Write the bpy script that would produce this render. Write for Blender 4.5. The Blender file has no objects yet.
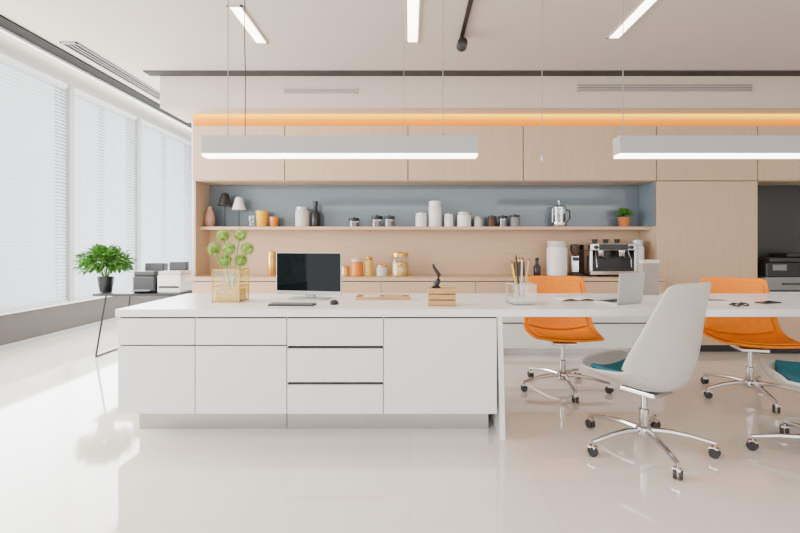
import bpy, bmesh, math, random
from mathutils import Vector, Matrix
random.seed(7)
PI=math.pi
SC=bpy.context.scene
C=SC.collection
H=1.128; F=450.0; VX=410.0; VY=245.0
def on_z(px,py,z):
    s=(VY-py)/(z-H); return ((px-VX)/s, F/s)
def x_at(px,Y): return (px-VX)*Y/F
def z_at(py,Y): return H+(VY-py)*Y/F

# ---------------- materials ----------------
def mat(name,col,rough=0.5,metal=0.0,var=0.04,scale=8.0,emit=None,es=0.0,bump=0.0,stretch=None,coat=0.0,spec=0.5):
    m=bpy.data.materials.new(name); m.use_nodes=True
    nt=m.node_tree; b=nt.nodes['Principled BSDF']
    tc=nt.nodes.new('ShaderNodeTexCoord'); mp=nt.nodes.new('ShaderNodeMapping')
    nt.links.new(tc.outputs['Object'],mp.inputs['Vector'])
    if stretch: mp.inputs['Scale'].default_value=stretch
    nz=nt.nodes.new('ShaderNodeTexNoise'); nz.inputs['Scale'].default_value=scale; nz.inputs['Detail'].default_value=4
    nt.links.new(mp.outputs['Vector'],nz.inputs['Vector'])
    rp=nt.nodes.new('ShaderNodeValToRGB')
    rp.color_ramp.elements[0].position=0.3; rp.color_ramp.elements[1].position=0.7
    rp.color_ramp.elements[0].color=tuple(max(0,c*(1-var)) for c in col)+(1,)
    rp.color_ramp.elements[1].color=tuple(min(1,c*(1+var)) for c in col)+(1,)
    nt.links.new(nz.outputs['Fac'],rp.inputs['Fac']); nt.links.new(rp.outputs['Color'],b.inputs['Base Color'])
    b.inputs['Roughness'].default_value=rough; b.inputs['Metallic'].default_value=metal
    b.inputs['Coat Weight'].default_value=coat; b.inputs['Specular IOR Level'].default_value=spec
    if emit:
        b.inputs['Emission Color'].default_value=tuple(emit)+(1,); b.inputs['Emission Strength'].default_value=es
    if bump:
        bp=nt.nodes.new('ShaderNodeBump'); bp.inputs['Strength'].default_value=bump; bp.inputs['Distance'].default_value=0.01
        nt.links.new(nz.outputs['Fac'],bp.inputs['Height']); nt.links.new(bp.outputs['Normal'],b.inputs['Normal'])
    return m
def glassmat(name,tint=(1,1,1),fac=0.12):
    m=bpy.data.materials.new(name); m.use_nodes=True; nt=m.node_tree; nt.nodes.clear()
    o=nt.nodes.new('ShaderNodeOutputMaterial'); mx=nt.nodes.new('ShaderNodeMixShader')
    t=nt.nodes.new('ShaderNodeBsdfTransparent'); t.inputs['Color'].default_value=tuple(tint)+(1,)
    g=nt.nodes.new('ShaderNodeBsdfGlossy'); g.inputs['Roughness'].default_value=0.05
    mx.inputs[0].default_value=fac
    nt.links.new(t.outputs[0],mx.inputs[1]); nt.links.new(g.outputs[0],mx.inputs[2]); nt.links.new(mx.outputs[0],o.inputs[0])
    return m
M={}
M['white_lac']=mat('white_lacquer',(0.80,0.82,0.83),0.3,var=0.01)
M['worktop']=mat('worktop_white',(0.9,0.9,0.9),0.25,var=0.01)
M['dark_gap']=mat('dark_gap',(0.03,0.025,0.02),0.6)
M['steel']=mat('brushed_steel',(0.46,0.44,0.42),0.25,1.0,var=0.12,scale=20,stretch=(1,1,30))
M['chrome']=mat('chrome',(0.60,0.60,0.61),0.14,1.0,var=0.02)
M['wood']=mat('pale_maple_veneer',(0.565,0.40,0.262),0.42,var=0.05,scale=5,stretch=(14,14,0.8))
M['wood_h']=mat('pale_maple_shelf',(0.60,0.405,0.25),0.42,var=0.06,scale=5,stretch=(0.8,14,14))
M['wood_item']=mat('light_wood',(0.56,0.31,0.12),0.5,var=0.15,scale=6,stretch=(2,20,20))
M['blue_glass']=mat('blue_grey_backpainted_glass',(0.145,0.185,0.215),0.10,var=0.08,scale=1.2,coat=0.0,spec=.6)
M['ceiling']=mat('ceiling_paint',(0.55,0.49,0.43),0.9,var=0.01,scale=3)
M['bulk']=mat('bulkhead_paint',(0.58,0.49,0.41),0.9,var=0.01,scale=3)
M['wall']=mat('white_wall_paint',(0.78,0.78,0.78),0.9,var=0.01,scale=3)
M['pier']=mat('pale_grey_pier_paint',(0.42,0.43,0.43),0.9,var=0.01,scale=3)
M['greywall']=mat('grey_wall_panel',(0.095,0.083,0.075),0.7,var=0.05)
M['black']=mat('black_metal',(0.008,0.008,0.009),0.45,var=0.1)
M['blackpl']=mat('black_plastic',(0.012,0.012,0.013),0.35,var=0.1)
M['slot']=mat('ceiling_slot_charcoal',(0.022,0.021,0.02),0.9,var=0.1,spec=.1)
M['slot2']=mat('shadow_slot_grey',(0.065,0.06,0.055),0.9,var=0.1,spec=.1)
M['dkgrey']=mat('dark_grey',(0.03,0.03,0.033),0.5,var=0.1)
M['niche']=mat('niche_charcoal',(0.04,0.04,0.043),0.5,var=0.15,scale=2)
M['midgrey']=mat('mid_grey',(0.20,0.20,0.205),0.5,var=0.05)
M['alu']=mat('satin_aluminium',(0.50,0.51,0.52),0.4,0.4,var=0.03)
M['pend']=mat('pendant_pale_grey',(0.40,0.41,0.42),0.45,0.1,var=0.02)
M['lightw']=mat('white_diffuser',(0.9,0.9,0.9),0.5,var=0.0,emit=(1,0.97,0.92),es=9)
M['lightw2']=mat('white_ceiling_diffuser',(0.9,0.9,0.9),0.5,var=0.0,emit=(1,0.92,0.76),es=10)
M['blind']=mat('white_blind_slat_backlit_glow',(0.60,0.66,0.71),0.6,var=0.01,emit=(0.86,0.94,1.0),es=0.38)  # slats are no lamp: daylight from behind is put into their emission
M['orange']=mat('orange_upholstery',(0.92,0.25,0.0),0.6,var=0.05,scale=30,spec=.25)
M['shell']=mat('pale_grey_shell',(0.53,0.51,0.47),0.34,var=0.02)
M['teal']=mat('teal_cushion',(0.006,0.13,0.19),0.75,var=0.08,scale=60)
M['cable']=mat('thin_grey_cable',(0.26,0.26,0.255),0.5)
M['leaf']=mat('green_leaf',(0.07,0.22,0.02),0.5,var=0.5,scale=12)
M['leaf2']=mat('yellow_green_bloom',(0.34,0.48,0.11),0.85,var=0.45,scale=40,spec=.2)
M['stem']=mat('green_stem',(0.12,0.28,0.04),0.6)
M['gold']=mat('brass',(0.70,0.40,0.10),0.3,0.8,var=0.05)
M['straw']=mat('golden_filling',(0.70,0.46,0.08),0.8,var=0.3,scale=60)
M['yellow']=mat('yellow_glaze',(0.85,0.45,0.0),0.35)
M['amber']=mat('amber_orange',(0.75,0.20,0.01),0.4)
M['ceram']=mat('white_ceramic',(0.80,0.79,0.77),0.3,var=0.01)
M['pink']=mat('dusty_pink_glaze',(0.50,0.25,0.19),0.4)
M['brown']=mat('dark_brown_content',(0.07,0.03,0.015),0.6,var=0.3,scale=60)
M['beige']=mat('beige_card',(0.55,0.42,0.30),0.7)
M['cream']=mat('cream_plastic',(0.62,0.57,0.51),0.5)
M['taupe']=mat('taupe_card',(0.30,0.265,0.23),0.6)
M['terra']=mat('terracotta',(0.52,0.15,0.04),0.8,var=0.1)
M['soil']=mat('soil',(0.04,0.03,0.02),0.95,var=0.3,scale=60)
M['paper']=mat('white_paper',(0.84,0.83,0.81),0.8,var=0.01)
M['screen']=mat('dark_glossy_screen',(0.003,0.006,0.008),0.03,var=0.2,scale=2,spec=0.2)
M['glass']=glassmat('clear_glass',(0.95,0.96,0.96),0.12)
M['vase_glass']=glassmat('amber_tinted_glass',(0.98,0.96,0.82),0.10)
M['pane']=glassmat('window_glass',(0.90,0.96,1),0.05)
# led with a soft vertical falloff
m=bpy.data.materials.new('amber_led'); m.use_nodes=True; nt=m.node_tree; b=nt.nodes['Principled BSDF']
tc=nt.nodes.new('ShaderNodeTexCoord'); sx=nt.nodes.new('ShaderNodeSeparateXYZ'); mr=nt.nodes.new('ShaderNodeMapRange'); rp=nt.nodes.new('ShaderNodeValToRGB')
mr.inputs['From Min'].default_value=0; mr.inputs['From Max'].default_value=.13
nt.links.new(tc.outputs['Object'],sx.inputs[0]); nt.links.new(sx.outputs['Z'],mr.inputs['Value']); nt.links.new(mr.outputs[0],rp.inputs['Fac'])
rp.color_ramp.elements[0].color=(.80,.19,.0,1); rp.color_ramp.elements[1].color=(3.2,1.9,.05,1)
k_=rp.color_ramp.elements.new(.5); k_.color=(1.3,.46,.0,1)
b.inputs['Base Color'].default_value=(.6,.2,0,1); b.inputs['Specular IOR Level'].default_value=.1
nt.links.new(rp.outputs['Color'],b.inputs['Emission Color']); b.inputs['Emission Strength'].default_value=1.0
M['led']=m
# floor
m=mat('cream_porcelain_floor',(0.85,0.785,0.695),0.07,var=0.05,scale=1.2,coat=0.5)
nt=m.node_tree; b=nt.nodes['Principled BSDF']; tc=[n for n in nt.nodes if n.type=='TEX_COORD'][0]
b.inputs['Coat Roughness'].default_value=0.05
br=nt.nodes.new('ShaderNodeTexBrick'); br.offset=0.5; br.inputs['Scale'].default_value=1.0
br.inputs['Brick Width'].default_value=1.2; br.inputs['Row Height'].default_value=0.6; br.inputs['Mortar Size'].default_value=0.0015
br.inputs['Color1'].default_value=(1,1,1,1); br.inputs['Color2'].default_value=(0.97,0.96,0.945,1); br.inputs['Mortar'].default_value=(0.84,0.81,0.77,1)
mp=nt.nodes.new('ShaderNodeMapping'); mp.inputs['Rotation'].default_value=(0,0,PI/2)
nt.links.new(tc.outputs['Object'],mp.inputs['Vector']); nt.links.new(mp.outputs['Vector'],br.inputs['Vector'])
mx=nt.nodes.new('ShaderNodeMix'); mx.data_type='RGBA'; mx.blend_type='MULTIPLY'; mx.inputs[0].default_value=1
src=b.inputs['Base Color'].links[0].from_socket
nt.links.new(src,mx.inputs[6]); nt.links.new(br.outputs['Color'],mx.inputs[7]); nt.links.new(mx.outputs[2],b.inputs['Base Color'])
M['floor']=m

# ---------------- mesh builder ----------------
class MB:
    def __init__(s): s.bm=bmesh.new()
    def box(s,x0,x1,y0,y1,z0,z1,rot=None):
        r=bmesh.ops.create_cube(s.bm,size=1)
        for v in r['verts']:
            v.co=Vector(((x0+x1)/2+v.co.x*(x1-x0),(y0+y1)/2+v.co.y*(y1-y0),(z0+z1)/2+v.co.z*(z1-z0)))
            if rot is not None: v.co=rot@v.co
        return s
    def lathe(s,prof,c=(0,0,0),n=24,axis='z'):
        rings=[]
        for r,z in prof:
            ring=[]
            for i in range(n):
                a=2*PI*i/n
                if axis=='z': p=(c[0]+r*math.cos(a),c[1]+r*math.sin(a),c[2]+z)
                elif axis=='x': p=(c[0]+z,c[1]+r*math.cos(a),c[2]+r*math.sin(a))
                else: p=(c[0]+r*math.cos(a),c[1]+z,c[2]+r*math.sin(a))
                ring.append(s.bm.verts.new(p))
            rings.append(ring)
        for a,b in zip(rings,rings[1:]):
            for i in range(n):
                s.bm.faces.new((a[i],a[(i+1)%n],b[(i+1)%n],b[i]))
        if prof[0][0]>1e-6: s.bm.faces.new(list(reversed(rings[0])))
        if prof[-1][0]>1e-6: s.bm.faces.new(rings[-1])
        return s
    def tube(s,pts,r,n=8,r1=None):
        pts=[Vector(p) for p in pts]; rings=[]
        for i,p in enumerate(pts):
            t=(pts[min(i+1,len(pts)-1)]-pts[max(i-1,0)]).normalized()
            up=Vector((0,0,1)) if abs(t.z)<0.95 else Vector((1,0,0))
            a=t.cross(up).normalized(); b_=t.cross(a).normalized()
            rr=r if r1 is None else r+(r1-r)*i/(len(pts)-1)
            rings.append([s.bm.verts.new(p+a*rr*math.cos(2*PI*k/n)+b_*rr*math.sin(2*PI*k/n)) for k in range(n)])
        for a,b_ in zip(rings,rings[1:]):
            for k in range(n): s.bm.faces.new((a[k],a[(k+1)%n],b_[(k+1)%n],b_[k]))
        s.bm.faces.new(list(reversed(rings[0]))); s.bm.faces.new(rings[-1])
        return s
    def grid(s,f,nu,nv):
        g=[[s.bm.verts.new(f(i/nu,j/nv)) for j in range(nv+1)] for i in range(nu+1)]
        for i in range(nu):
            for j in range(nv): s.bm.faces.new((g[i][j],g[i+1][j],g[i+1][j+1],g[i][j+1]))
        return s
    def build(s,name,m,parent=None,loc=None,smooth=False,bev=0,sub=0,solid=0,bseg=2,label=None,rot=None):
        bmesh.ops.recalc_face_normals(s.bm,faces=s.bm.faces)
        me=bpy.data.meshes.new(name); s.bm.to_mesh(me); s.bm.free()
        me.materials.append(M[m])
        if smooth:
            for p in me.polygons: p.use_smooth=True
        o=bpy.data.objects.new(name,me); C.objects.link(o)
        if parent: o.parent=parent
        if loc: o.location=loc
        if rot: o.rotation_euler=rot
        if solid:
            k=o.modifiers.new('solid','SOLIDIFY'); k.thickness=solid; k.offset=0
        if bev:
            k=o.modifiers.new('bevel','BEVEL'); k.width=bev; k.segments=bseg; k.limit_method='ANGLE'
        if sub:
            k=o.modifiers.new('sub','SUBSURF'); k.levels=sub; k.render_levels=sub
        if smooth and not sub:
            try:
                me.set_sharp_from_angle(angle=math.radians(40))
            except Exception: pass
        if label: o['label']=label
        return o
def tag(o,label,cat,group=None,kind=None):
    if label: o['label']=label
    if cat: o['category']=cat
    if group: o['group']=group
    if kind: o['kind']=kind
    return o
def thing(name,label,cat,loc=(0,0,0),rz=0,group=None):
    o=bpy.data.objects.new(name,None); C.objects.link(o); o.empty_display_size=0.1
    o.location=loc; o.rotation_euler=(0,0,rz)
    return tag(o,label,cat,group)
def copy_tree(o,parent=None):
    c=o.copy(); C.objects.link(c)
    if parent: c.parent=parent
    for ch in list(o.children): copy_tree(ch,c)
    return c
def struct(mb,name,m,parent=None,**k):
    o=mb.build(name,m,parent,**k); o['kind']='structure'; return o

# ---------------- room shell ----------------
CZ=2.828; XL=-4.4; XR=5.2; YF=9.3; YN=-2.2; BB=2.50
struct(MB().box(XL-.2,XR+.2,YN,YF+.2,-0.1,0),'floor','floor')
struct(MB().box(-3.2,XR,YN,YF,CZ,3.3).box(XL,-3.2,YN,YF,3.28,3.4),'ceiling','ceiling')
wins=[(2.7,5.82),(5.90,7.28),(7.37,9.15)]
WZ0,WZ1=0.40,3.20
w=MB().box(XL-.2,XL,YN,YF,0,WZ0).box(XL-.2,XL,YN,YF,WZ1,3.28)
e=[YN]+[q for p in wins for q in p]+[YF]
for i in range(0,len(e),2): w.box(XL-.2,XL,e[i],e[i+1],WZ0,WZ1)
struct(w,'wall_left','pier')
struct(MB().box(XL,XL+.02,YN,YF,0.05,WZ0-.02),'trim_1','greywall')
struct(MB().box(XL,XL+.03,YN,YF,0.0,0.05),'baseboard_left','pier')
struct(MB().box(XL,XL+.06,YN,YF,WZ0-.02,WZ0),'trim_2','wall')
struct(MB().box(-2.3,XR,5.05,5.2,0,CZ),'wall_back','wall')
struct(MB().box(XL,-2.3,YF,YF+.2,0,3.3),'wall_far','wall')
struct(MB().box(-2.45,-2.3,5.05,YF,0,CZ),'wall_passage','wall')
struct(MB().box(XR,XR+.2,YN,5.2,0,3.3),'wall_right','wall')
struct(MB().box(-2.5,XR,4.5,5.05,BB,CZ),'wall_bulkhead','bulk')
struct(MB().box(-2.6,XR,4.38,4.5,CZ-.012,CZ),'trim_3','slot2')
struct(MB().box(-3.16,-3.02,YN,YF,CZ-.012,CZ),'trim_4','slot')
struct(MB().box(-3.2,-3.165,YN,YF,CZ-.03,CZ),'trim_5','wall')
for i,(a,b_) in enumerate(wins):
    wf=MB()
    xx0,xx1=XL-.14,XL-.09
    wf.box(xx0,xx1,a,a+.05,WZ0,WZ1).box(xx0,xx1,b_-.05,b_,WZ0,WZ1).box(xx0,xx1,a,b_,WZ0,WZ0+.05).box(xx0,xx1,a,b_,WZ1-.05,WZ1)
    mid=(a+b_)/2; wf.box(xx0,xx1,mid-.03,mid+.03,WZ0,WZ1)
    fo=struct(wf,'window_%d'%(i+1),'alu')
    p=MB().box(XL-.12,XL-.115,a+.05,b_-.05,WZ0+.05,WZ1-.05).build('window_pane','pane',fo)
# blinds
bl=['wide white venetian blind nearest the camera on the left wall','white venetian blind hanging between the two wall piers','farthest white venetian blind beside the kitchen end']
for i,(a,b_) in enumerate(wins):
    t=thing('window_blind',bl[i],'blind',(XL-.045,(a+b_)/2,WZ0),group='venetian blinds on the window wall')
    hw=(b_-a)/2-.008; hh=WZ1-WZ0
    MB().box(-.03,.03,-hw,hw,hh-.05,hh).build('headrail','wall',t)
    MB().box(-.02,.02,-hw,hw,0.0,.025).build('bottom_rail','wall',t)
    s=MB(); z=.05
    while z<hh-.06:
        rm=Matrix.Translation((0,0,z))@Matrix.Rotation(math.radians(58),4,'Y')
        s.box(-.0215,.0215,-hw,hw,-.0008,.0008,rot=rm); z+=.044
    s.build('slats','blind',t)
    s=MB()
    for k in range(4):
        y=-hw+.15+k*(2*hw-.3)/3; s.tube([(.0,y,.02),(.0,y,hh-.05)],.002,5)
    s.build('ladder_cord','cable',t)

# ---------------- island ----------------
YI=2.61; TZ=0.758; TB=0.715
def xi(px): return (px-VX)/173.5
def zi(py): return H-(py-VY)/172.5
cab=[('white island cabinet with a small flap above a door, at the left end',118,195.5,[('door',318,344),('door',345.5,413)]),
     ('white island cabinet with a wide flap above a door, beside the drawers',195.5,287,[('door',318,344),('door',345.5,413)]),
     ('white island drawer unit with three stacked drawers',287,383.5,[('drawer',318,345),('drawer',348,381),('drawer',384,415)]),
     ('white island cabinet with one large plain door, right of the drawers',383.5,497,[('door',318,415)])]
for lab,a,b_,fr in cab:
    xa,xb=xi(a),xi(b_); cx=(xa+xb)/2; w=xb-xa
    t=thing('island_cabinet',lab,'cabinet',(cx,YI,0),group='white island cabinets')
    MB().box(-w/2,w/2,.0,.78,.157,TB).build('body','white_lac' ,t)
    MB().box(-w/2+.003,w/2-.003,-.003,0.0,.165,TB-.004).build('shadow_gap','dark_gap',t)
    for nm,p0,p1 in fr:
        MB().box(-w/2+.0028,w/2-.0028,-.022,-.003,max(zi(p1),.157),min(zi(p0),TB-.005)).build(nm,'white_lac',t,bev=.0015)
for lab,a,b_ in [('left brushed steel plinth beneath the two flap cabinets',-1.66,-.757),('right brushed steel plinth beneath drawers and large door',-.752,.48)]:
    o=MB().box(a,b_,2.76,3.3,0,.157).build('plinth','steel'); tag(o,lab,'plinth',group='island plinths')
o=MB().box(-1.695,3.3,2.585,3.45,TB,TZ).build('worktop','worktop',bev=.003); tag(o,'long white worktop running over the island and on as a meeting table','worktop')
def panel_leg(x,lab):
    mb=MB().box(x,x+.03,2.6,3.43,0,TB)
    for v in mb.bm.verts:
        if v.co.z<.1: v.co.x+=.018
    o=mb.build('support_panel','worktop',bev=.002); tag(o,lab,'panel leg')
panel_leg(.504,'white slightly splayed panel leg closing the right end of the island cabinets')
panel_leg(3.2,'white slightly splayed panel leg at the far right end of the meeting table')

# ---------------- kitchen wall ----------------
YU=4.7; UZ0,UZ1=1.797,2.37; YW=5.048
ux=[-2.27,x_at(285,YU),x_at(408,YU),x_at(523,YU),x_at(656,YU),x_at(757,YU),4.95]
ul=['leftmost maple wall cabinet, nearest the blinds','wide maple wall cabinet, second from the left','maple wall cabinet in the middle, above the white jars','maple wall cabinet above the espresso machine','maple wall cabinet directly above the tall cabinet','rightmost maple wall cabinet above the dark niche']
for i in range(6):
    a,b_=ux[i],ux[i+1]; cx=(a+b_)/2; w=b_-a
    t=thing('wall_cabinet',ul[i],'cabinet',(cx,YU,UZ0),group='maple wall cabinets')
    h=UZ1-UZ0
    MB().box(-w/2,w/2,.02,.346,0,h).build('body','wood',t)
    MB().box(-w/2+.002,w/2-.002,.012,.02,.012,h-.005).build('shadow_gap','dark_gap',t)
    MB().box(-w/2+.005,w/2-.005,-.01,.012,.006,h).build('door','wood',t,bev=.001)
t=thing('tall_cabinet','tall maple cabinet unit beside the dark appliance niche','cabinet',((ux[4]+ux[5])/2,YU,0))
w=ux[5]-ux[4]
MB().box(-w/2,w/2,.02,.346,0.08,UZ0-.002).build('body','wood',t)
MB().box(-w/2+.02,w/2-.02,.06,.33,0,.08).build('plinth','dkgrey',t)
MB().box(-w/2+.003,w/2-.003,-.01,.018,.085,UZ0-.006).build('door','wood',t,bev=.001)
BZ=.80; SZ=1.324; XE=-2.245; XT=ux[4]-.003
o=MB().box(-2.268,XE,YU+.01,YW,BZ,UZ0-.001).build('end_panel','wood'); tag(o,'maple upright panel closing the left end of the shelf niche','panel')
o=MB().box(XE+.001,XT-.012,5.034,YW,1.30,UZ0-.001).box(XT-.010,XT,YU+.005,YW,SZ+.001,UZ0-.001).build('glass_backsplash','blue_glass'); tag(o,'blue-grey glass backsplash above the open shelf','backsplash')
o=MB().box(XE+.001,XT-.001,5.034,YW,BZ,1.299).build('wood_backsplash','wood_h'); tag(o,'maple backsplash panel between worktop and open shelf','backsplash')
o=MB().box(XE+.001,XT-.001,4.80,5.033,SZ-.032,SZ).build('open_shelf','wood_h',bev=.001); tag(o,'long maple open shelf carrying jars and lamps','shelf')
# led cove
t=thing('cove_light','amber LED cove light glowing along the top of the wall cabinets','light',(0,4.71,UZ1))
MB().box(-2.27,4.95,.012,.05,0,BB-UZ1-.001).build('housing','alu',t)
MB().box(-2.27,4.95,0,.012,0.0,BB-UZ1-.002).build('diffuser','led',t)
# back counter
YC=4.55
o=MB().box(-2.27,XT,YC-.01,YW,BZ-.035,BZ).build('kitchen_worktop','wood_h',bev=.002); tag(o,'maple kitchen worktop along the back wall under the open shelf','worktop')
n=5; L0=-2.2; L1=XT
bl=['leftmost base cabinet, behind the vase and monitor','base cabinet second from the left, behind the wooden tray','middle base cabinet, behind the black figurine','base cabinet with white drawers seen under the desk behind the left orange chair','rightmost base cabinet, beside the tall maple unit']
for i in range(n):
    a=L0+(L1-L0)*i/n; b_=L0+(L1-L0)*(i+1)/n; w=b_-a
    t=thing('base_cabinet',bl[i],'cabinet',((a+b_)/2,YC,0),group='base cabinets along the back wall')
    MB().box(-w/2,w/2,.02,.47,.08,BZ-.036).build('body','white_lac',t)
    MB().box(-w/2,w/2,.07,.45,0,.08).build('plinth','steel',t)
    MB().box(-w/2+.005,w/2-.005,.012,.02,.085,BZ-.04).build('shadow_gap','dark_gap',t)
    for z0,z1,mm in ((.085,.33,'white_lac'),(.345,.56,'white_lac'),(.575,BZ-.045,'wood_h')):
        MB().box(-w/2+.003,w/2-.003,-.008,.012,z0,z1).build('drawer',mm,t,bev=.001)
# niche right
o=MB().box(ux[5],4.95,5.034,YW,0,UZ0-.001).build('niche_back_panel','niche'); tag(o,'charcoal back panel of the appliance niche at right','panel')
t=thing('appliance_cabinet','maple-fronted low cabinet under the black machine in the niche','cabinet',((ux[5]+4.95)/2,4.62,0))
w=4.95-ux[5]-.004
MB().box(-w/2,w/2,.02,.41,.06,.62).build('body','midgrey',t)
MB().box(-w/2,w/2,-.02,.41,.62,.645).build('top','ceram',t)
MB().box(-w/2+.03,w/2-.03,.06,.40,0,.06).build('plinth','dkgrey',t)
for k in range(2):
    x0=-w/2+k*w/2
    MB().box(x0+.003,x0+w/2-.003,0,.02,.07,.61).build('door','wood',t,bev=.001)
t=thing('office_machine','large grey and black boxy office machine in the niche at right','machine',(4.05,4.83,.645))
MB().box(-.36,.36,-.17,.17,0.012,.15).build('drawer_unit','midgrey',t,bev=.008)
MB().box(-.36,.36,-.175,.17,.152,.30).build('body','blackpl',t,bev=.012)
MB().box(-.30,.36,-.15,.15,.30,.35).build('lid','dkgrey',t,bev=.015)
MB().box(-.10,.15,-.13,.13,.35,.40).build('document_feeder','blackpl',t,bev=.015)
MB().box(-.30,-.16,-.185,-.173,.22,.28).build('control_panel','midgrey',t,bev=.003)
MB().box(-.2,.3,-.178,-.168,.07,.09).build('handle','dkgrey',t)
for sx in(-.3,.3): MB().box(sx-.03,sx+.03,-.13,.13,0,.013).build('foot','black',t)

# vents in bulkhead
def vent(label,x0,x1,z0,z1,g):
    t=thing('air_vent',label,'vent',((x0+x1)/2,4.499,(z0+z1)/2),group=g)
    w=(x1-x0)/2; h=(z1-z0)/2
    MB().box(-w,w,-.004,0,-h,h).build('backing','midgrey',t)
    MB().box(-w,w,-.012,-.004,h-.008,h).box(-w,w,-.012,-.004,-h,-h+.008).box(-w,-w+.008,-.012,-.004,-h,h).box(w-.008,w,-.012,-.004,-h,h).build('frame','bulk',t)
    s=MB()
    for k in range(1,3): z=-h+k*2*h/3; s.box(-w+.008,w-.008,-.012,-.004,z-.003,z+.003)
    s.build('slats','bulk',t)
vent('short slot air vent in the bulkhead above the left wall cabinets',x_at(284,4.5),x_at(357,4.5),z_at(94,4.5),z_at(88.5,4.5),'bulkhead vents')
vent('long slot air vent in the bulkhead toward the right',x_at(577,4.5),x_at(753,4.5),z_at(92,4.5),z_at(84,4.5),'bulkhead vents')
t=thing('ceiling_vent','long narrow ceiling vent running alongside the window wall','vent',(-2.86,4.5,CZ))
MB().box(-.06,.06,-.72,.72,-.004,0).build('backing','slot2',t)
MB().box(-.07,-.06,-.74,.74,-.012,0).box(.06,.07,-.74,.74,-.012,0).box(-.07,.07,-.74,-.72,-.012,0).box(-.07,.07,.72,.74,-.012,0).build('frame','midgrey',t)
MB().box(-.022,-.014,-.72,.72,-.011,-.004).box(.014,.022,-.72,.72,-.011,-.004).build('slats','midgrey',t)
# ceiling lights
for lab,x,y0,y1 in [('recessed linear ceiling light above the left pendant',-1.245,3.2,3.77),('recessed linear ceiling light in the centre of the ceiling',.022,3.05,3.75),('recessed linear ceiling light above the right pendant',1.665,3.08,3.68)]:
    t=thing('ceiling_light',lab,'light',(x,(y0+y1)/2,CZ),group='recessed linear ceiling lights'); l=(y1-y0)/2
    MB().box(-.055,-.04,-l-.015,l+.015,-.01,0).box(.04,.055,-l-.015,l+.015,-.01,0).box(-.055,.055,-l-.015,-l,-.01,0).box(-.055,.055,l,l+.015,-.01,0).build('frame','ceiling',t)
    MB().box(-.04,.04,-l,l,-.006,0).build('diffuser','lightw2',t)
# pendants
YP=3.0
def pendant(label,x0,x1,cables,power=None):
    t=thing('linear_pendant_light',label,'pendant light',((x0+x1)/2,YP,1.712),group='linear pendant lights')
    w=(x1-x0)/2; cx=(x0+x1)/2
    MB().box(-w,w,-.05,.05,.018,.135).build('housing','pend',t,bev=.002)
    MB().box(-w+.004,w-.004,-.046,.046,0,.018).build('diffuser','lightw',t)
    for px in cables:
        x=(px-VX)/150.-cx
        MB().tube([(x,0,.135),(x,0,CZ-1.712)],.003,6).build('suspension_cable','cable',t)
        MB().lathe([(.008,.135),(.008,.15),(.003,.16)],(x,0,0),10).build('cable_clamp','chrome',t,smooth=True)
    if power is not None:
        x=(power-VX)/150.-cx
        MB().tube([(x,0,.135),(x+.004,0,.5),(x-.003,0,.8),(x,0,CZ-1.712)],.0032,6).build('power_cable','black',t)
pendant('grey linear pendant light over the island',(203-VX)/151.,(478-VX)/152.,[228,443],245)
pendant('grey linear pendant light over the meeting end, cut by the right edge',(619-VX)/152.,3.22,[623,850],None)
t=thing('pull_cord','thin cord hanging from the ceiling between the two pendants','cord',(.88,3.0,CZ))
MB().tube([(0,0,0),(0,0,-1.11)],.0026,6).build('cord','cable',t)
MB().lathe([(.002,0),(.008,-.01),(.008,-.035),(.002,-.045)],(0,0,-1.10),10).build('weight','alu',t,smooth=True)
o=MB().tube([(-.045,3.3,CZ),(-.045,3.3,1.87)],.0022,6).build('hanging_wire','cable'); tag(o,'thin hanging wire in front of the central ceiling light','wire')
# track spotlight
t=thing('track_spotlight','small black spotlight on a short black ceiling track','spotlight',(.42,3.5,CZ))
MB().box(-.015,.015,-.45,.2,-.02,0).build('track','black',t)
MB().tube([(0,.12,-.02),(0,.12,-.06)],.008,8).build('arm','blackpl',t)
MB().lathe([(.025,-.05),(.04,-.04),(.045,.04),(.04,.045)],(0,.12,-.085),16,axis='y').build('lamp_head','blackpl',t,smooth=True)

# ---------------- chairs ----------------
CPG=[(0.0,.275,.475,.21,.02),(.08,.262,.42,.25,.045),(.2,.17,.378,.275,.075),(.35,.03,.355,.285,.11),(.48,-.09,.35,.285,.14),(.6,-.19,.395,.29,.17),(.72,-.235,.53,.30,.155),(.86,-.26,.74,.262,.09),(1.0,-.28,.94,.205,.03)]
CPO=[(0.0,.27,.43,.23,.015),(.12,.21,.415,.255,.02),(.3,.06,.40,.275,.035),(.45,-.09,.395,.285,.05),(.58,-.20,.425,.285,.065),(.7,-.25,.53,.27,.06),(.85,-.285,.70,.25,.045),(1.0,-.31,.865,.23,.03)]
def cr(CP,u):
    for i in range(len(CP)-1):
        if u<=CP[i+1][0] or i==len(CP)-2: break
    p1,p2=CP[i],CP[i+1]; p0=CP[max(i-1,0)]; p3=CP[min(i+2,len(CP)-1)]
    t=(u-p1[0])/(p2[0]-p1[0]); r=[]
    for k in range(1,5):
        a=(p2[k]-p0[k])/max(p2[0]-p0[0],1e-6)*(p2[0]-p1[0]); b_=(p3[k]-p1[k])/max(p3[0]-p1[0],1e-6)*(p2[0]-p1[0])
        r.append((2*t**3-3*t**2+1)*p1[k]+(t**3-2*t*t+t)*a+(-2*t**3+3*t*t)*p2[k]+(t**3-t*t)*b_)
    return r
def sp(CP,u,v,off):
    u=.025*abs(v)**8+u*(1-.025*abs(v)**8-.015*abs(v)**8)
    y,z,w,rim=cr(CP,u); e=.004
    a=cr(CP,max(u-e,0)); b_=cr(CP,min(u+e,1)); T=Vector((b_[0]-a[0],b_[1]-a[1])).normalized()
    N=Vector((T.y,-T.x)); d=rim*abs(v)**2.2+off
    return (v*w,y+N.x*d,z+N.y*d)
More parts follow.
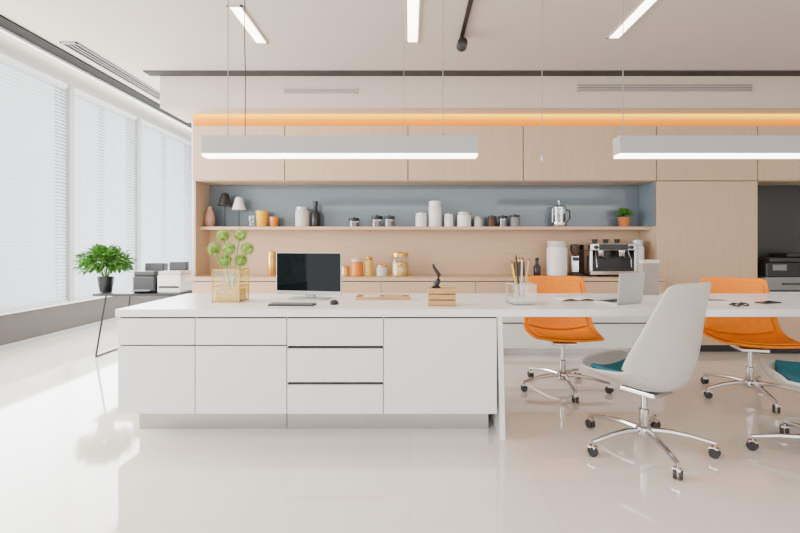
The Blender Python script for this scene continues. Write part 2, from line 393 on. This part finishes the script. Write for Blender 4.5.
def make_chair(label,shellm,cush,CP,group=None,full=False):
    t=thing('swivel_chair',label,'chair',(0,0,0),group=group)
    MB().grid(lambda a,b_:sp(CP,a,b_*2-1,0),36,18).build('shell',shellm,t,smooth=True,solid=.018,sub=1)
    c0=.03 if CP is CPO else .15
    th=.012 if full else .03
    MB().grid(lambda a,b_:sp(CP,c0+a*(.53-c0),(b_*2-1)*.84,.012+th*.55),16,10).build('seat_cushion',cush,t,smooth=True,solid=th,sub=1)
    if full: MB().grid(lambda a,b_:sp(CP,.56+a*.40,(b_*2-1)*.86,.018),14,10).build('back_cushion',cush,t,smooth=True,solid=.012,sub=1)
    zb=.352 if CP is CPG else .385
    MB().lathe([(.02,.09),(.026,.10),(.026,.22),(.017,.225),(.017,zb-.03)],n=16).build('gas_column','chrome',t,smooth=True)
    MB().box(-.09,.09,-.11,.09,zb-.037,zb-.012).build('seat_plate','chrome',t,bev=.006)
    MB().lathe([(.04,.07),(.045,.085),(.04,.12),(.028,.13)],n=20).build('base_hub','chrome',t,smooth=True)
    for k in range(5):
        a=2*PI*k/5+.35; ca,sa=math.cos(a),math.sin(a)
        pts=[(ca*r,sa*r,z) for r,z in ((.03,.105),(.12,.108),(.22,.098),(.30,.082),(.34,.075))]
        MB().tube(pts,.017,8,.011).build('base_leg','chrome',t,smooth=True)
        c=MB().lathe([(.006,-.03),(.006,0)],(ca*.335,sa*.335,.078),8)
        c.box(ca*.335-.016,ca*.335+.016,sa*.335-.02,sa*.335+.02,.044,.056)
        co=c.build('caster','chrome',t)
        a2=a+1.1; dx,dy=math.cos(a2),math.sin(a2)
        for sgn in (-1,1):
            wx=MB().lathe([(.010,-.009),(.024,-.008),(.027,0),(.024,.008),(.010,.009)],(0,0,0),14,axis='x')
            R_=Matrix.Translation((ca*.335+dx*.013*sgn,sa*.335+dy*.013*sgn,.027))@Matrix.Rotation(a2,4,'Z')
            bmesh.ops.transform(wx.bm,matrix=R_,verts=wx.bm.verts)
            wx.build('wheel','dkgrey',co,smooth=True)
    return t
g1='orange swivel chairs behind the desk'; g2='pale grey swivel chairs in front of the desk'
oc=make_chair('orange swivel chair behind the desk, nearer the espresso machine','orange','orange',CPO,g1,True)
oc.location=(1.205,3.55,0); oc.rotation_euler=(0,0,math.radians(174))
c2=copy_tree(oc); c2['label']='orange swivel chair behind the desk in front of the tall maple cabinet'
c2.location=(2.53,3.35,0); c2.rotation_euler=(0,0,math.radians(166))
gc=make_chair('pale grey swivel chair with teal seat, fully in view before the desk','shell','teal',CPG,g2)
gc.location=(1.30,2.50,0); gc.rotation_euler=(0,0,math.radians(32))
c4=copy_tree(gc); c4['label']='pale grey swivel chair with teal seat, cut off by the right edge'
c4.location=(2.19,2.34,0); c4.rotation_euler=(0,0,math.radians(64))

# ---------------- left side table ----------------
TS=.64; ty=4.74
t=thing('side_table','slim black metal side table by the blinds, holding printer and plant','table',(-2.735,ty,0))
MB().box(-.435,.425,-.25,.25,TS-.022,TS).build('tabletop','black',t,bev=.003)
for sx in(-1,1):
    for sy in (-1,1):
        MB().tube([(sx*.33,sy*.2,TS-.02),(sx*.42,sy*.22,.012)],.009,8).build('leg','black',t)
    MB().tube([(sx*.42,-.22,.01),(sx*.42,.22,.01)],.009,8).build('crossbar','black',t)
# plant
def leafy(mb,c,n,R,ln,flat=1.0,wr=.36,lo=.35):
    for i in range(n):
        a=random.uniform(0,2*PI); el=random.uniform(-.6,1.4)
        d=Vector((math.cos(a)*math.cos(el),math.sin(a)*math.cos(el),math.sin(el)*flat))
        p=Vector(c)+d*R*random.uniform(lo,1.0)
        dr=(d+Vector((random.uniform(-.5,.5),random.uniform(-.5,.5),random.uniform(-.4,.4)))).normalized()
        sd=dr.cross(Vector((random.uniform(-.4,.4),random.uniform(-.4,.4),1))).normalized(); nn=sd.cross(dr)
        l=ln*random.uniform(.7,1.2); w=l*wr
        q=[p-dr*l*.5,p+sd*w*.5-dr*l*.1+nn*.1*l,p+dr*l*.5-nn*.15*l,p-sd*w*.5-dr*l*.1+nn*.1*l]
        mid=p-nn*.04*l
        vs=[mb.bm.verts.new(x) for x in q]; m0=mb.bm.verts.new(mid+dr*.05*l)
        for k in range(4): mb.bm.faces.new((vs[k],vs[(k+1)%4],m0))
px,py=x_at(109,ty),ty
t=thing('potted_plant','bushy green leafy plant in a black pot on the side table','plant',(px,py-.05,TS))
MB().lathe([(.055,0),(.075,.13),(.08,.16),(.072,.16),(.068,.14),(.0,.14)],n=24).build('pot','blackpl',t,smooth=True)
MB().lathe([(0,.142),(.067,.142)],n=20).build('soil','soil',t)
f=MB(); leafy(f,(0,0,.30),950,.28,.085,flat=.66,wr=.42,lo=.4); f.build('foliage','leaf',t)
s=MB()
for k in range(22):
    a=k*2.4; r=.06+.16*random.random(); s.tube([(0.01*math.cos(a),.01*math.sin(a),.14),(r*.5*math.cos(a),r*.5*math.sin(a),.26),(r*math.cos(a),r*math.sin(a),.30+.1*random.random())],.003,5)
s.build('stems','stem',t)
# printer
t=thing('printer','small black desktop printer next to the plant','printer',(x_at(152,ty),ty,TS))
MB().box(-.115,.115,-.15,.15,0,.17).build('body','blackpl',t,bev=.015)
MB().box(-.10,.10,.02,.12,.15,.30,rot=Matrix.Rotation(math.radians(-4),4,'X')).build('paper_feed','dkgrey',t,bev=.01)
MB().box(-.11,.11,-.14,.0,.17,.22).build('lid','blackpl',t,bev=.012)
MB().box(-.09,.09,-.2,-.15,.02,.035).build('output_tray','midgrey',t,bev=.003)
t=thing('scanner','white boxy scanner with a dark slot beside the black printer','scanner',(x_at(177,ty),ty-.03,TS))
MB().box(-.12,.12,-.13,.13,0,.18).build('body','ceram',t,bev=.012)
MB().box(-.10,.10,-.134,-.128,.05,.07).build('paper_slot','black',t)
MB().box(-.115,.115,-.12,.12,.18,.22).build('lid','cream',t,bev=.01)
MB().box(-.09,.09,.04,.11,.22,.31).build('paper_feed','dkgrey',t,bev=.008)

# ---------------- desk items ----------------
def wz(px,py): return on_z(px,py,TZ)
# vase
x,y=wz(231,301)
t=thing('square_glass_vase','square glass vase with brass frame and golden filling on the island','vase',(x,y,TZ))
W=.085; Hh=.215
s=MB()
for sx in(-1,1):
    for sy in(-1,1): s.box(sx*W-.003,sx*W+.003,sy*W-.003,sy*W+.003,0,Hh)
for z in(.004,Hh-.004,.10):
    s.box(-W,W,-W-.003,-W+.003,z-.003,z+.003).box(-W,W,W-.003,W+.003,z-.003,z+.003).box(-W-.003,-W+.003,-W,W,z-.003,z+.003).box(W-.003,W+.003,-W,W,z-.003,z+.003)
s.build('frame','gold',t)
MB().box(-W+.004,W-.004,-W+.002,-W+.004,.008,Hh-.008).box(-W+.004,W-.004,W-.004,W-.002,.008,Hh-.008).box(-W+.002,-W+.004,-W+.004,W-.004,.008,Hh-.008).box(W-.004,W-.002,-W+.004,W-.004,.008,Hh-.008).build('glass','vase_glass',t)
MB().box(-W+.01,W-.01,-W+.01,W-.01,.004,.08).build('filling','straw',t,bev=.01)
blooms=[(.0,-.03,.345,'front centre'),(.108,.0,.345,'rightmost'),(.058,.01,.437,'topmost right'),(-.055,.01,.435,'upper left'),(-.108,-.01,.345,'leftmost'),(-.052,.03,.268,'lower left'),(.054,.03,.268,'lower right')]
r=.049
for dx,dy,dz,nm in blooms:
    f=thing('green_ball_flower','%s spiky green ball bloom in the square glass vase'%nm,'flower',(x,y,TZ+.09),group='green ball flowers in the vase')
    b_=MB(); bmesh.ops.create_icosphere(b_.bm,subdivisions=3,radius=r*.72)
    for v in b_.bm.verts:
        v.co=v.co*(1+random.uniform(-.08,.06)); v.co+=Vector((dx,dy,dz-.09))
    c0=Vector((dx,dy,dz-.09))
    for k in range(900):
        d=Vector((random.gauss(0,1),random.gauss(0,1),random.gauss(0,1))).normalized()
        sd=d.cross(Vector((random.random(),random.random(),random.random()))).normalized()*r*.035
        L_=r*random.uniform(.85,1.12); d2=(d+sd*3*random.uniform(-1,1)).normalized()
        vs=[b_.bm.verts.new(c0+d*r*.6-sd),b_.bm.verts.new(c0+d*r*.6+sd),b_.bm.verts.new(c0+d2*L_)]
        b_.bm.faces.new(vs)
    b_.build('bloom','leaf2',f)
    MB().tube([(dx*.25,dy*.25,0.0),(dx*.6,dy*.6,(dz-.09)*.6),(dx,dy,dz-.09)],.003,6).build('stem','stem',f)
# monitor
x,y=wz(309,299)
t=thing('desktop_monitor','slim desktop monitor with dark screen and silver frame on the island','monitor',(x,y,TZ),rz=math.radians(-11))
MB().box(-.238,.238,-.012,.006,.03,.32).build('casing','alu',t,bev=.004)
MB().box(-.231,.231,-.0135,-.012,.056,.314).build('screen','screen',t)
MB().box(-.03,.03,.006,.05,.008,.12).build('stand_neck','alu',t,bev=.004)
MB().box(-.12,.14,-.08,.08,0,.008).build('stand_base','alu',t,bev=.003)
x,y=wz(293,305)
t=thing('keyboard','thin dark keyboard lying in front of the monitor','keyboard',(x,y-.015,TZ),rz=math.radians(-3))
MB().box(-.14,.14,-.04,.04,0,.010).build('base','dkgrey',t,bev=.003)
s=MB()
for i in range(13):
    for j in range(4): s.box(-.133+i*.0205,-.133+i*.0205+.017,-.035+j*.018,-.035+j*.018+.015,.010,.0145)
s.build('keys','midgrey',t)
x,y=wz(334,304)
t=thing('computer_mouse','small dark computer mouse right of the keyboard','mouse',(x,y,TZ))
b_=MB(); bmesh.ops.create_uvsphere(b_.bm,u_segments=20,v_segments=12,radius=1)
for v in b_.bm.verts: v.co=Vector((v.co.x*.03,v.co.y*.05,max(v.co.z,0)*.028))
b_.build('body','blackpl',t,smooth=True)
MB().lathe([(.006,-.004),(.006,.004)],(0,-.022,.024),10,axis='x').build('scroll_wheel','midgrey',t)
# wooden tray
x,y=wz(383,299)
t=thing('wooden_tray','shallow light wooden tray between monitor and wooden box','tray',(x,y,TZ))
MB().box(-.18,.18,-.07,.07,0,.008).build('bottom','wood_item',t)
MB().box(-.18,.18,-.07,-.06,.008,.024).box(-.18,.18,.06,.07,.008,.024).box(-.18,-.17,-.06,.06,.008,.024).box(.17,.18,-.06,.06,.008,.024).build('rim','wood_item',t)
for k,(dx,cc,nm) in enumerate([(-.08,'paper','white'),(.07,'beige','beige')]):
    nb=MB().box(-.06,.06,-.04,.04,0,.012).build('notebook',cc,loc=(x+dx,y,TZ+.0085),bev=.002); tag(nb,'small %s notebook lying in the wooden tray'%nm,'notebook')
# wooden box + figurine
x,y=wz(442,306)
t=thing('wooden_box','small slatted wooden box on the island right of the tray','box',(x,y+.04,TZ))
s=MB()
for k in range(3): s.box(-.085,.085,-.05,-.042,.004+k*.036,.034+k*.036).box(-.085,.085,.042,.05,.004+k*.036,.034+k*.036)
s.box(-.085,-.077,-.042,.042,.0,.108).box(.077,.085,-.042,.042,.0,.108)
s.build('slatted_sides','wood_item',t,bev=.001)
MB().box(-.077,.077,-.042,.042,.0,.008).build('bottom','wood_item',t)
MB().box(-.077,.077,-.042,.042,.098,.106).build('lid','wood_item',t)
t=thing('figurine','small black abstract figurine standing on the wooden box','figurine',(x-.035,y+.04,TZ+.108))
MB().lathe([(.028,0),(.030,.006),(.012,.014),(.010,.02)],n=18).build('base','black',t,smooth=True)
MB().tube([(0,0,.015),(.016,0,.045),(.02,0,.075),(.004,0,.10),(-.012,0,.125),(-.016,0,.145)],.018,10,.007).build('body','black',t,smooth=True)
# pen pot (square)
x,y=wz(521,304)
t=thing('pen_pot','square clear glass pen pot on the desk left of the orange chair','pen pot',(x,y,TZ),rz=.12)
q=.072; hp=.125
MB().box(-q,q,-q,-q+.004,0,hp).box(-q,q,q-.004,q,0,hp).box(-q,-q+.004,-q+.004,q-.004,0,hp).box(q-.004,q,-q+.004,q-.004,0,hp).box(-q+.004,q-.004,-q+.004,q-.004,0,.006).build('glass','glass',t)
MB().box(-q-.002,q+.002,-q-.002,-q+.004,hp,hp+.005).box(-q-.002,q+.002,q-.004,q+.002,hp,hp+.005).box(-q-.002,-q+.004,-q+.004,q-.004,hp,hp+.005).box(q-.004,q+.002,-q+.004,q-.004,hp,hp+.005).build('rim','alu',t)
MB().box(-q+.006,q-.006,-q+.006,q-.006,.007,.045).build('pebbles','cream',t,bev=.004)
for k,(a,tl,mm,l,nm) in enumerate([(0.3,.22,'wood_item',.25,'wooden'),(1.8,.25,'black',.27,'black'),(3.4,.26,'yellow',.23,'yellow'),(4.6,.2,'alu',.26,'silver')]):
    p=thing('pen','%s pen standing in the glass pen pot'%nm,'pen',(x,y,TZ+.047),group='pens in the pen pot')
    dx,dy=math.cos(a),math.sin(a)
    e=Vector((dx*.02+dx*math.sin(tl)*l*.7,dy*.02+dy*math.sin(tl)*l*.7,l*.9)); st=Vector((dx*.02,dy*.02,0))
    MB().tube([st,e],.006,8).build('barrel',mm,p,smooth=True)
    MB().tube([e,e+(e-st).normalized()*.018],.006,8,.002).build('tip','dkgrey',p,smooth=True)
# laptop, carton, notebook
x,y=wz(636,305)
t=thing('laptop','open silver laptop seen from behind on the desk','laptop',(x-.02,y+.04,TZ),rz=math.radians(28))
MB().box(-.12,.12,0,.17,0,.012).build('base','alu',t,bev=.003)
MB().box(-.105,.105,.05,.15,.012,.0135).build('keyboard','dkgrey',t)
rm=Matrix.Translation((0,0,.012))@Matrix.Rotation(math.radians(5),4,'X')
MB().box(-.12,.12,-.006,0,0,.185,rot=rm).build('lid','alu',t,bev=.003)
MB().box(-.113,.113,0,.0012,.008,.178,rot=rm).build('screen','screen',t)
x,y=wz(655,296)
t=thing('upright_carton','slim upright taupe carton standing behind the laptop','box',(x,y+.08,TZ),rz=.2)
MB().box(-.07,.07,-.018,.018,0,.245).build('body','taupe',t,bev=.003)
MB().box(-.072,.072,-.020,.020,.235,.26).build('lid','cream',t,bev=.003)
x,y=wz(574,300)
t=thing('open_notebook','open white notebook lying on the desk left of the laptop','notebook',(x,y,TZ),rz=.1)
MB().box(-.12,.12,-.08,.08,0,.003).build('cover','beige',t)
MB().grid(lambda a,b_:(-.115+a*.23,-.075+b_*.15,.005+.012*abs(math.sin(a*2*PI))**.6),24,2).build('pages','paper',t,smooth=True,solid=.002)
# glasses & tablet
x,y=wz(712,301)
t=thing('tablet','thin white tablet lying on the desk at right','tablet',(x,y,TZ),rz=-.2)
MB().box(-.09,.09,-.06,.06,0,.007).build('case','ceram',t,bev=.003)
MB().box(-.08,.08,-.052,.052,.007,.0078).build('screen','midgrey',t)
x,y=wz(740,306)
t=thing('eyeglasses','pair of black-rimmed eyeglasses lying flat on the desk at right','eyeglasses',(x,y,TZ),rz=.3)
for sx in(-1,1):
    MB().tube([(sx*.035+.026*math.cos(a),.02*math.sin(a),.004+.006*(1+math.sin(a))) for a in [2*PI*k/16 for k in range(17)]],.0042,6).build('rim','black',t,smooth=True)
    MB().tube([(sx*.062,.01,.012),(sx*.03,.035,.008),(-sx*.03,.045,.005)],.0035,6).build('temple','black',t,smooth=True)
MB().tube([(-.012,.005,.012),(0,.008,.014),(.012,.005,.012)],.0035,6).build('bridge','black',t)
x,y=wz(768,303)
t=thing('mobile_phone','black mobile phone lying right of the eyeglasses','phone',(x,y,TZ),rz=-1.2)
MB().box(-.036,.036,-.075,.075,0,.008).build('body','blackpl',t,bev=.003)
MB().box(-.032,.032,-.068,.068,.008,.0085).build('screen','screen',t)

# ---------------- shelf items ----------------
YS=4.91
def sx_(px): return x_at(px,YS)
K=YS/F
def jar(name,label,cat,px,w,h,bodym,lidm=None,group=None,Y=YS,Z=SZ,content=None,lidh=.18,shape='cyl'):
    k=Y/F; r=w*k/2; hh=h*k
    t=thing(name,label,cat,(x_at(px,Y),Y,Z),group=group)
    bh=hh*(1-lidh) if lidm else hh
    if shape=='cyl': pr=[(r*.92,0),(r,.03*bh),(r,.93*bh),(r*.88,bh)]
    elif shape=='belly': pr=[(r*.6,0),(r*.95,.15*bh),(r,.45*bh),(r*.75,.75*bh),(r*.45,.88*bh),(r*.5,bh)]
    elif shape=='bottle': pr=[(r*.9,0),(r,.04*bh),(r,.6*bh),(r*.45,.78*bh),(r*.4,bh)]
    elif shape=='cup': pr=[(r*.72,0),(r*.8,.04*bh),(r,bh),(r*.92,bh),(r*.7,.1*bh),(0,.1*bh)]
    MB().lathe(pr,n=24).build('body',bodym,t,smooth=True)
    if content: MB().lathe([(0,.02*bh),(r*.86,.02*bh),(r*.88,.7*bh),(0,.7*bh)],n=20).build('contents',content,t,smooth=True)
    if lidm:
        rr=r*.9 if shape!='bottle' else r*.5
        MB().lathe([(rr,bh),(rr*1.04,bh+.002),(rr*1.04,hh*.985),(rr*.8,hh)],n=20).build('lid',lidm,t,smooth=True)
        if shape!='bottle': MB().lathe([(rr*.15,hh),(rr*.22,hh+.006),(rr*.1,hh+.012)],n=10).build('knob',lidm,t,smooth=True)
    return t
jar('bud_vase','dusty pink bud vase at the left end of the shelf','vase',210,10,20,'pink',shape='belly')
for lab,px,shm,hh in [('small table lamp with black cone shade, at left on the shelf',225,'black',34),('small table lamp with white cone shade, right of the black-shaded one',239,'ceram',30)]:
    t=thing('table_lamp',lab,'lamp',(sx_(px),YS,SZ),group='small lamps on the shelf'); h=hh*K
    MB().lathe([(.045,0),(.045,.008),(.01,.014)],n=20).build('base','black',t,smooth=True)
    MB().tube([(0,0,.01),(0,0,h-.03)],.005,8).build('pole','black',t)
    MB().lathe([(.072,h-.14),(.035,h-.01),(.02,h),(.0,h)],n=24).build('lamp_shade',shm,t,smooth=True,solid=.002)
jar('drinking_glass','small clear tumbler between white lamp and yellow cup','glass',251.5,7,11,'glass',shape='cup')
jar('cup','tall yellow cup on the shelf','cup',262,12,16,'yellow',shape='cup')
jar('cup','low amber cup right of the tall yellow cup','cup',274,9,10,'amber',shape='cup')
jar('storage_jar','pale grey jar with steel lid beside the black bottle','jar',302.5,14,20,'cream','alu')
jar('bottle','black bottle on the shelf right of the grey jar','bottle',315.5,9,26,'blackpl','dkgrey',shape='bottle')
g='small dark jars left of the shelf centre'
jar('spice_jar','low dark spice jar standing alone on the shelf','jar',354,11,9,'glass','black',g,content='brown',lidh=.3)
jar('spice_jar','brown spice jar with black lid, left one of the touching pair','jar',377,12,11,'glass','black',g,content='brown',lidh=.25)
jar('spice_jar','brown spice jar with black lid, right one of the touching pair','jar',389.5,11,11,'glass','dkgrey',g,content='brown',lidh=.25)
g='white ceramic canisters on the shelf'
jar('canister','short white ceramic canister left of the tall one','canister',421,11,14,'ceram','ceram',g)
jar('canister','tallest white ceramic canister on the shelf','canister',435,13,26,'ceram','ceram',g)
jar('canister','small narrow white canister right of the tallest one','canister',448.5,9,13,'ceram','ceram',g)
jar('canister','round white canister fourth in the white row','canister',464,14,15,'ceram','alu',g)
jar('canister','lowest white canister, at the right end of the white row','canister',478,8,10,'cream','alu',g)
g='dark jars right of the white canisters'
jar('spice_jar','first dark-lidded jar right of the white canisters','jar',492,9,11,'brown','dkgrey',g)
jar('spice_jar','second glass jar of brown beans right of the white canisters','jar',503,9,11,'glass','black',g,content='brown')
jar('spice_jar','third and rightmost dark jar right of the white canisters','jar',515,10,12,'midgrey','black',g)
# french press
t=thing('french_press','chrome and glass french press near the right of the shelf','coffee maker',(sx_(559),YS,SZ))
MB().lathe([(.075,0),(.08,.01),(.08,.05),(.072,.055)],n=24).build('base','chrome',t,smooth=True)
MB().lathe([(.070,.05),(.070,.20),(.066,.20),(.066,.055)],n=24).build('beaker','glass',t,smooth=True)
MB().lathe([(0,.056),(.063,.056),(.063,.14),(0,.14)],n=20).build('coffee','brown',t)
MB().lathe([(.076,.20),(.078,.215),(.05,.235),(.01,.24)],n=24).build('lid','chrome',t,smooth=True)
MB().lathe([(.004,.24),(.004,.265),(.014,.27),(.014,.285),(.004,.29)],n=12).build('plunger','chrome',t,smooth=True)
MB().tube([(.07,0,.19),(.115,0,.18),(.12,0,.10),(.075,0,.04)],.008,8).build('handle','blackpl',t,smooth=True)
MB().box(-.078,-.070,-.01,.01,.05,.2).build('frame_strut','chrome',t)
MB().box(-.01,.01,-.078,-.070,.05,.2).build('frame_strut','chrome',t)
# shelf plant
t=thing('potted_plant','small green plant in a terracotta pot at the right end of the shelf','plant',(sx_(624),YS,SZ))
MB().lathe([(.045,0),(.06,.085),(.066,.085),(.066,.105),(.056,.105),(.05,.09),(0,.09)],n=24).build('pot','terra',t,smooth=True)
MB().lathe([(0,.092),(.05,.092)],n=16).build('soil','soil',t)
f=MB(); leafy(f,(0,0,.145),200,.085,.05,flat=.7); f.build('foliage','leaf',t)
# ---------------- counter items ----------------
YB=4.82
def cj(*a,**k): k.setdefault('Y',YB); k.setdefault('Z',BZ); return jar(*a,**k)
cj('canister','slim brass canister behind the monitor on the kitchen worktop','canister',272,9,24,'gold','gold')
cj('storage_jar','amber tin with cream lid on the kitchen worktop, right of the monitor','jar',357,12,17,'amber','cream')
cj('storage_jar','narrow brass-lidded jar beside the amber tin','jar',369,8,19,'straw','gold')
cj('storage_jar','low cream jar between brass-lidded jar and big glass jar','jar',382,11,11,'cream','gold')
cj('storage_jar','large glass jar with golden contents and brass lid','jar',400,18,23,'glass','gold',content='straw')
cj('canister','small golden pot left of the amber tin','pot',345,9,10,'gold')
cj('canister','large white cylindrical canister left of the espresso machine','canister',557,20,35,'ceram','cream')
cj('canister','white round canister right of the espresso machine','canister',637.5,12,36,'ceram','alu')
cj('bottle','small black bottle left of the large white canister','bottle',537,7,18,'blackpl','black',shape='bottle')
cj('storage_jar','brown jar standing behind the pen pot','jar',519,11,17,'brown','gold')
# coffee grinder
t=thing('coffee_grinder','narrow black and silver coffee grinder between white canister and espresso machine','coffee grinder',(x_at(575,4.8),4.8,BZ))
MB().box(-.05,.05,-.08,.08,0,.03).build('base','blackpl',t,bev=.006)
MB().box(-.04,.04,-.01,.075,.03,.22).build('body','chrome',t,bev=.012)
MB().lathe([(.02,.16),(.03,.17),(.03,.19),(.02,.2)],(0,-.045,0),16).build('spout','blackpl',t,smooth=True)
MB().lathe([(.03,.22),(.05,.28),(.05,.31),(.045,.315)],n=20).build('hopper','brown',t,smooth=True)
MB().lathe([(.051,.315),(.051,.33),(.02,.336)],n=20).build('lid','blackpl',t,smooth=True)
# espresso machine
x0,x1=x_at(584,4.8),x_at(629,4.8); cx=(x0+x1)/2; hw=(x1-x0)/2
t=thing('espresso_machine','chrome and black espresso machine with two group heads','coffee machine',(cx,4.8,BZ))
MB().box(-hw,hw,.0,.18,.02,.34).build('body','blackpl',t,bev=.01)
MB().box(-hw,hw,-.17,.18,.27,.345).build('top_housing','chrome',t,bev=.012)
MB().box(-hw,hw,-.17,.0,.02,.06).build('drip_tray','steel',t,bev=.005)
for sx in(-1,1):
    a_=sx*(hw-.012); MB().box(a_-.012,a_+.012,-.16,-.001,.06,.27).build('side_panel','chrome',t)
    gh=MB().lathe([(.035,.21),(.04,.22),(.04,.27)],(sx*.11,-.10,0),18).build('group_head','chrome',t,smooth=True)
    MB().tube([(sx*.11,-.10,.20),(sx*.11,-.16,.198),(sx*.11,-.24,.19)],.012,8).build('portafilter_handle','black',gh,smooth=True)
    MB().lathe([(.012,-.01),(.02,-.008),(.02,.008),(.012,.01)],(sx*.18,-.18,.305),14,axis='y').build('dial','black',t,smooth=True)
    MB().tube([(sx*.17,-.12,.27),(sx*.18,-.17,.18),(sx*.175,-.18,.10)],.005,8).build('steam_wand','chrome',t,smooth=True)
MB().box(-.15,.15,-.176,-.168,.28,.335).build('control_panel','blackpl',t)
for sx in(-1,1): MB().box(sx*.2-.02,sx*.2+.02,-.14,.15,0,.02).build('foot','black',t)
for k in range(3):
    c=thing('espresso_cup','%s dark cup standing on top of the espresso machine'%['left','middle','right'][k],'cup',(cx-.12+k*.12,4.82,BZ+.345),group='cups on the espresso machine')
    MB().lathe([(.02,0),(.033,.045),(.030,.045),(.018,.006),(0,.006)],n=18).build('bowl','dkgrey',c,smooth=True)
    MB().tube([(.03,0,.04),(.045,0,.033),(.042,0,.016),(.026,0,.012)],.003,6).build('handle','dkgrey',c,smooth=True)

# ---------------- light & camera ----------------
W_=bpy.data.worlds.new('world'); SC.world=W_; W_.use_nodes=True
bg=W_.node_tree.nodes['Background']; bg.inputs[0].default_value=(1.0,0.99,0.975,1); bg.inputs[1].default_value=3.1
def area(name,loc,rot,sx,sy,e,col):
    l=bpy.data.lights.new(name,'AREA'); l.shape='RECTANGLE'; l.size=sx; l.size_y=sy; l.energy=e; l.color=col
    o=bpy.data.objects.new(name,l); C.objects.link(o); o.location=loc; o.rotation_euler=rot; return o
area('window_daylight',(XL+.1,4.5,1.8),(0,-PI/2,0),2.4,8.5,780,(.96,.98,1))
cam=bpy.data.cameras.new('camera'); co=bpy.data.objects.new('camera',cam); C.objects.link(co)
co.location=(0,0,H); co.rotation_euler=(PI/2,0,0)
cam.sensor_width=36; cam.lens=F/800*36; cam.shift_x=-10/800; cam.shift_y=-21.5/800; cam.clip_start=.05
SC.camera=co
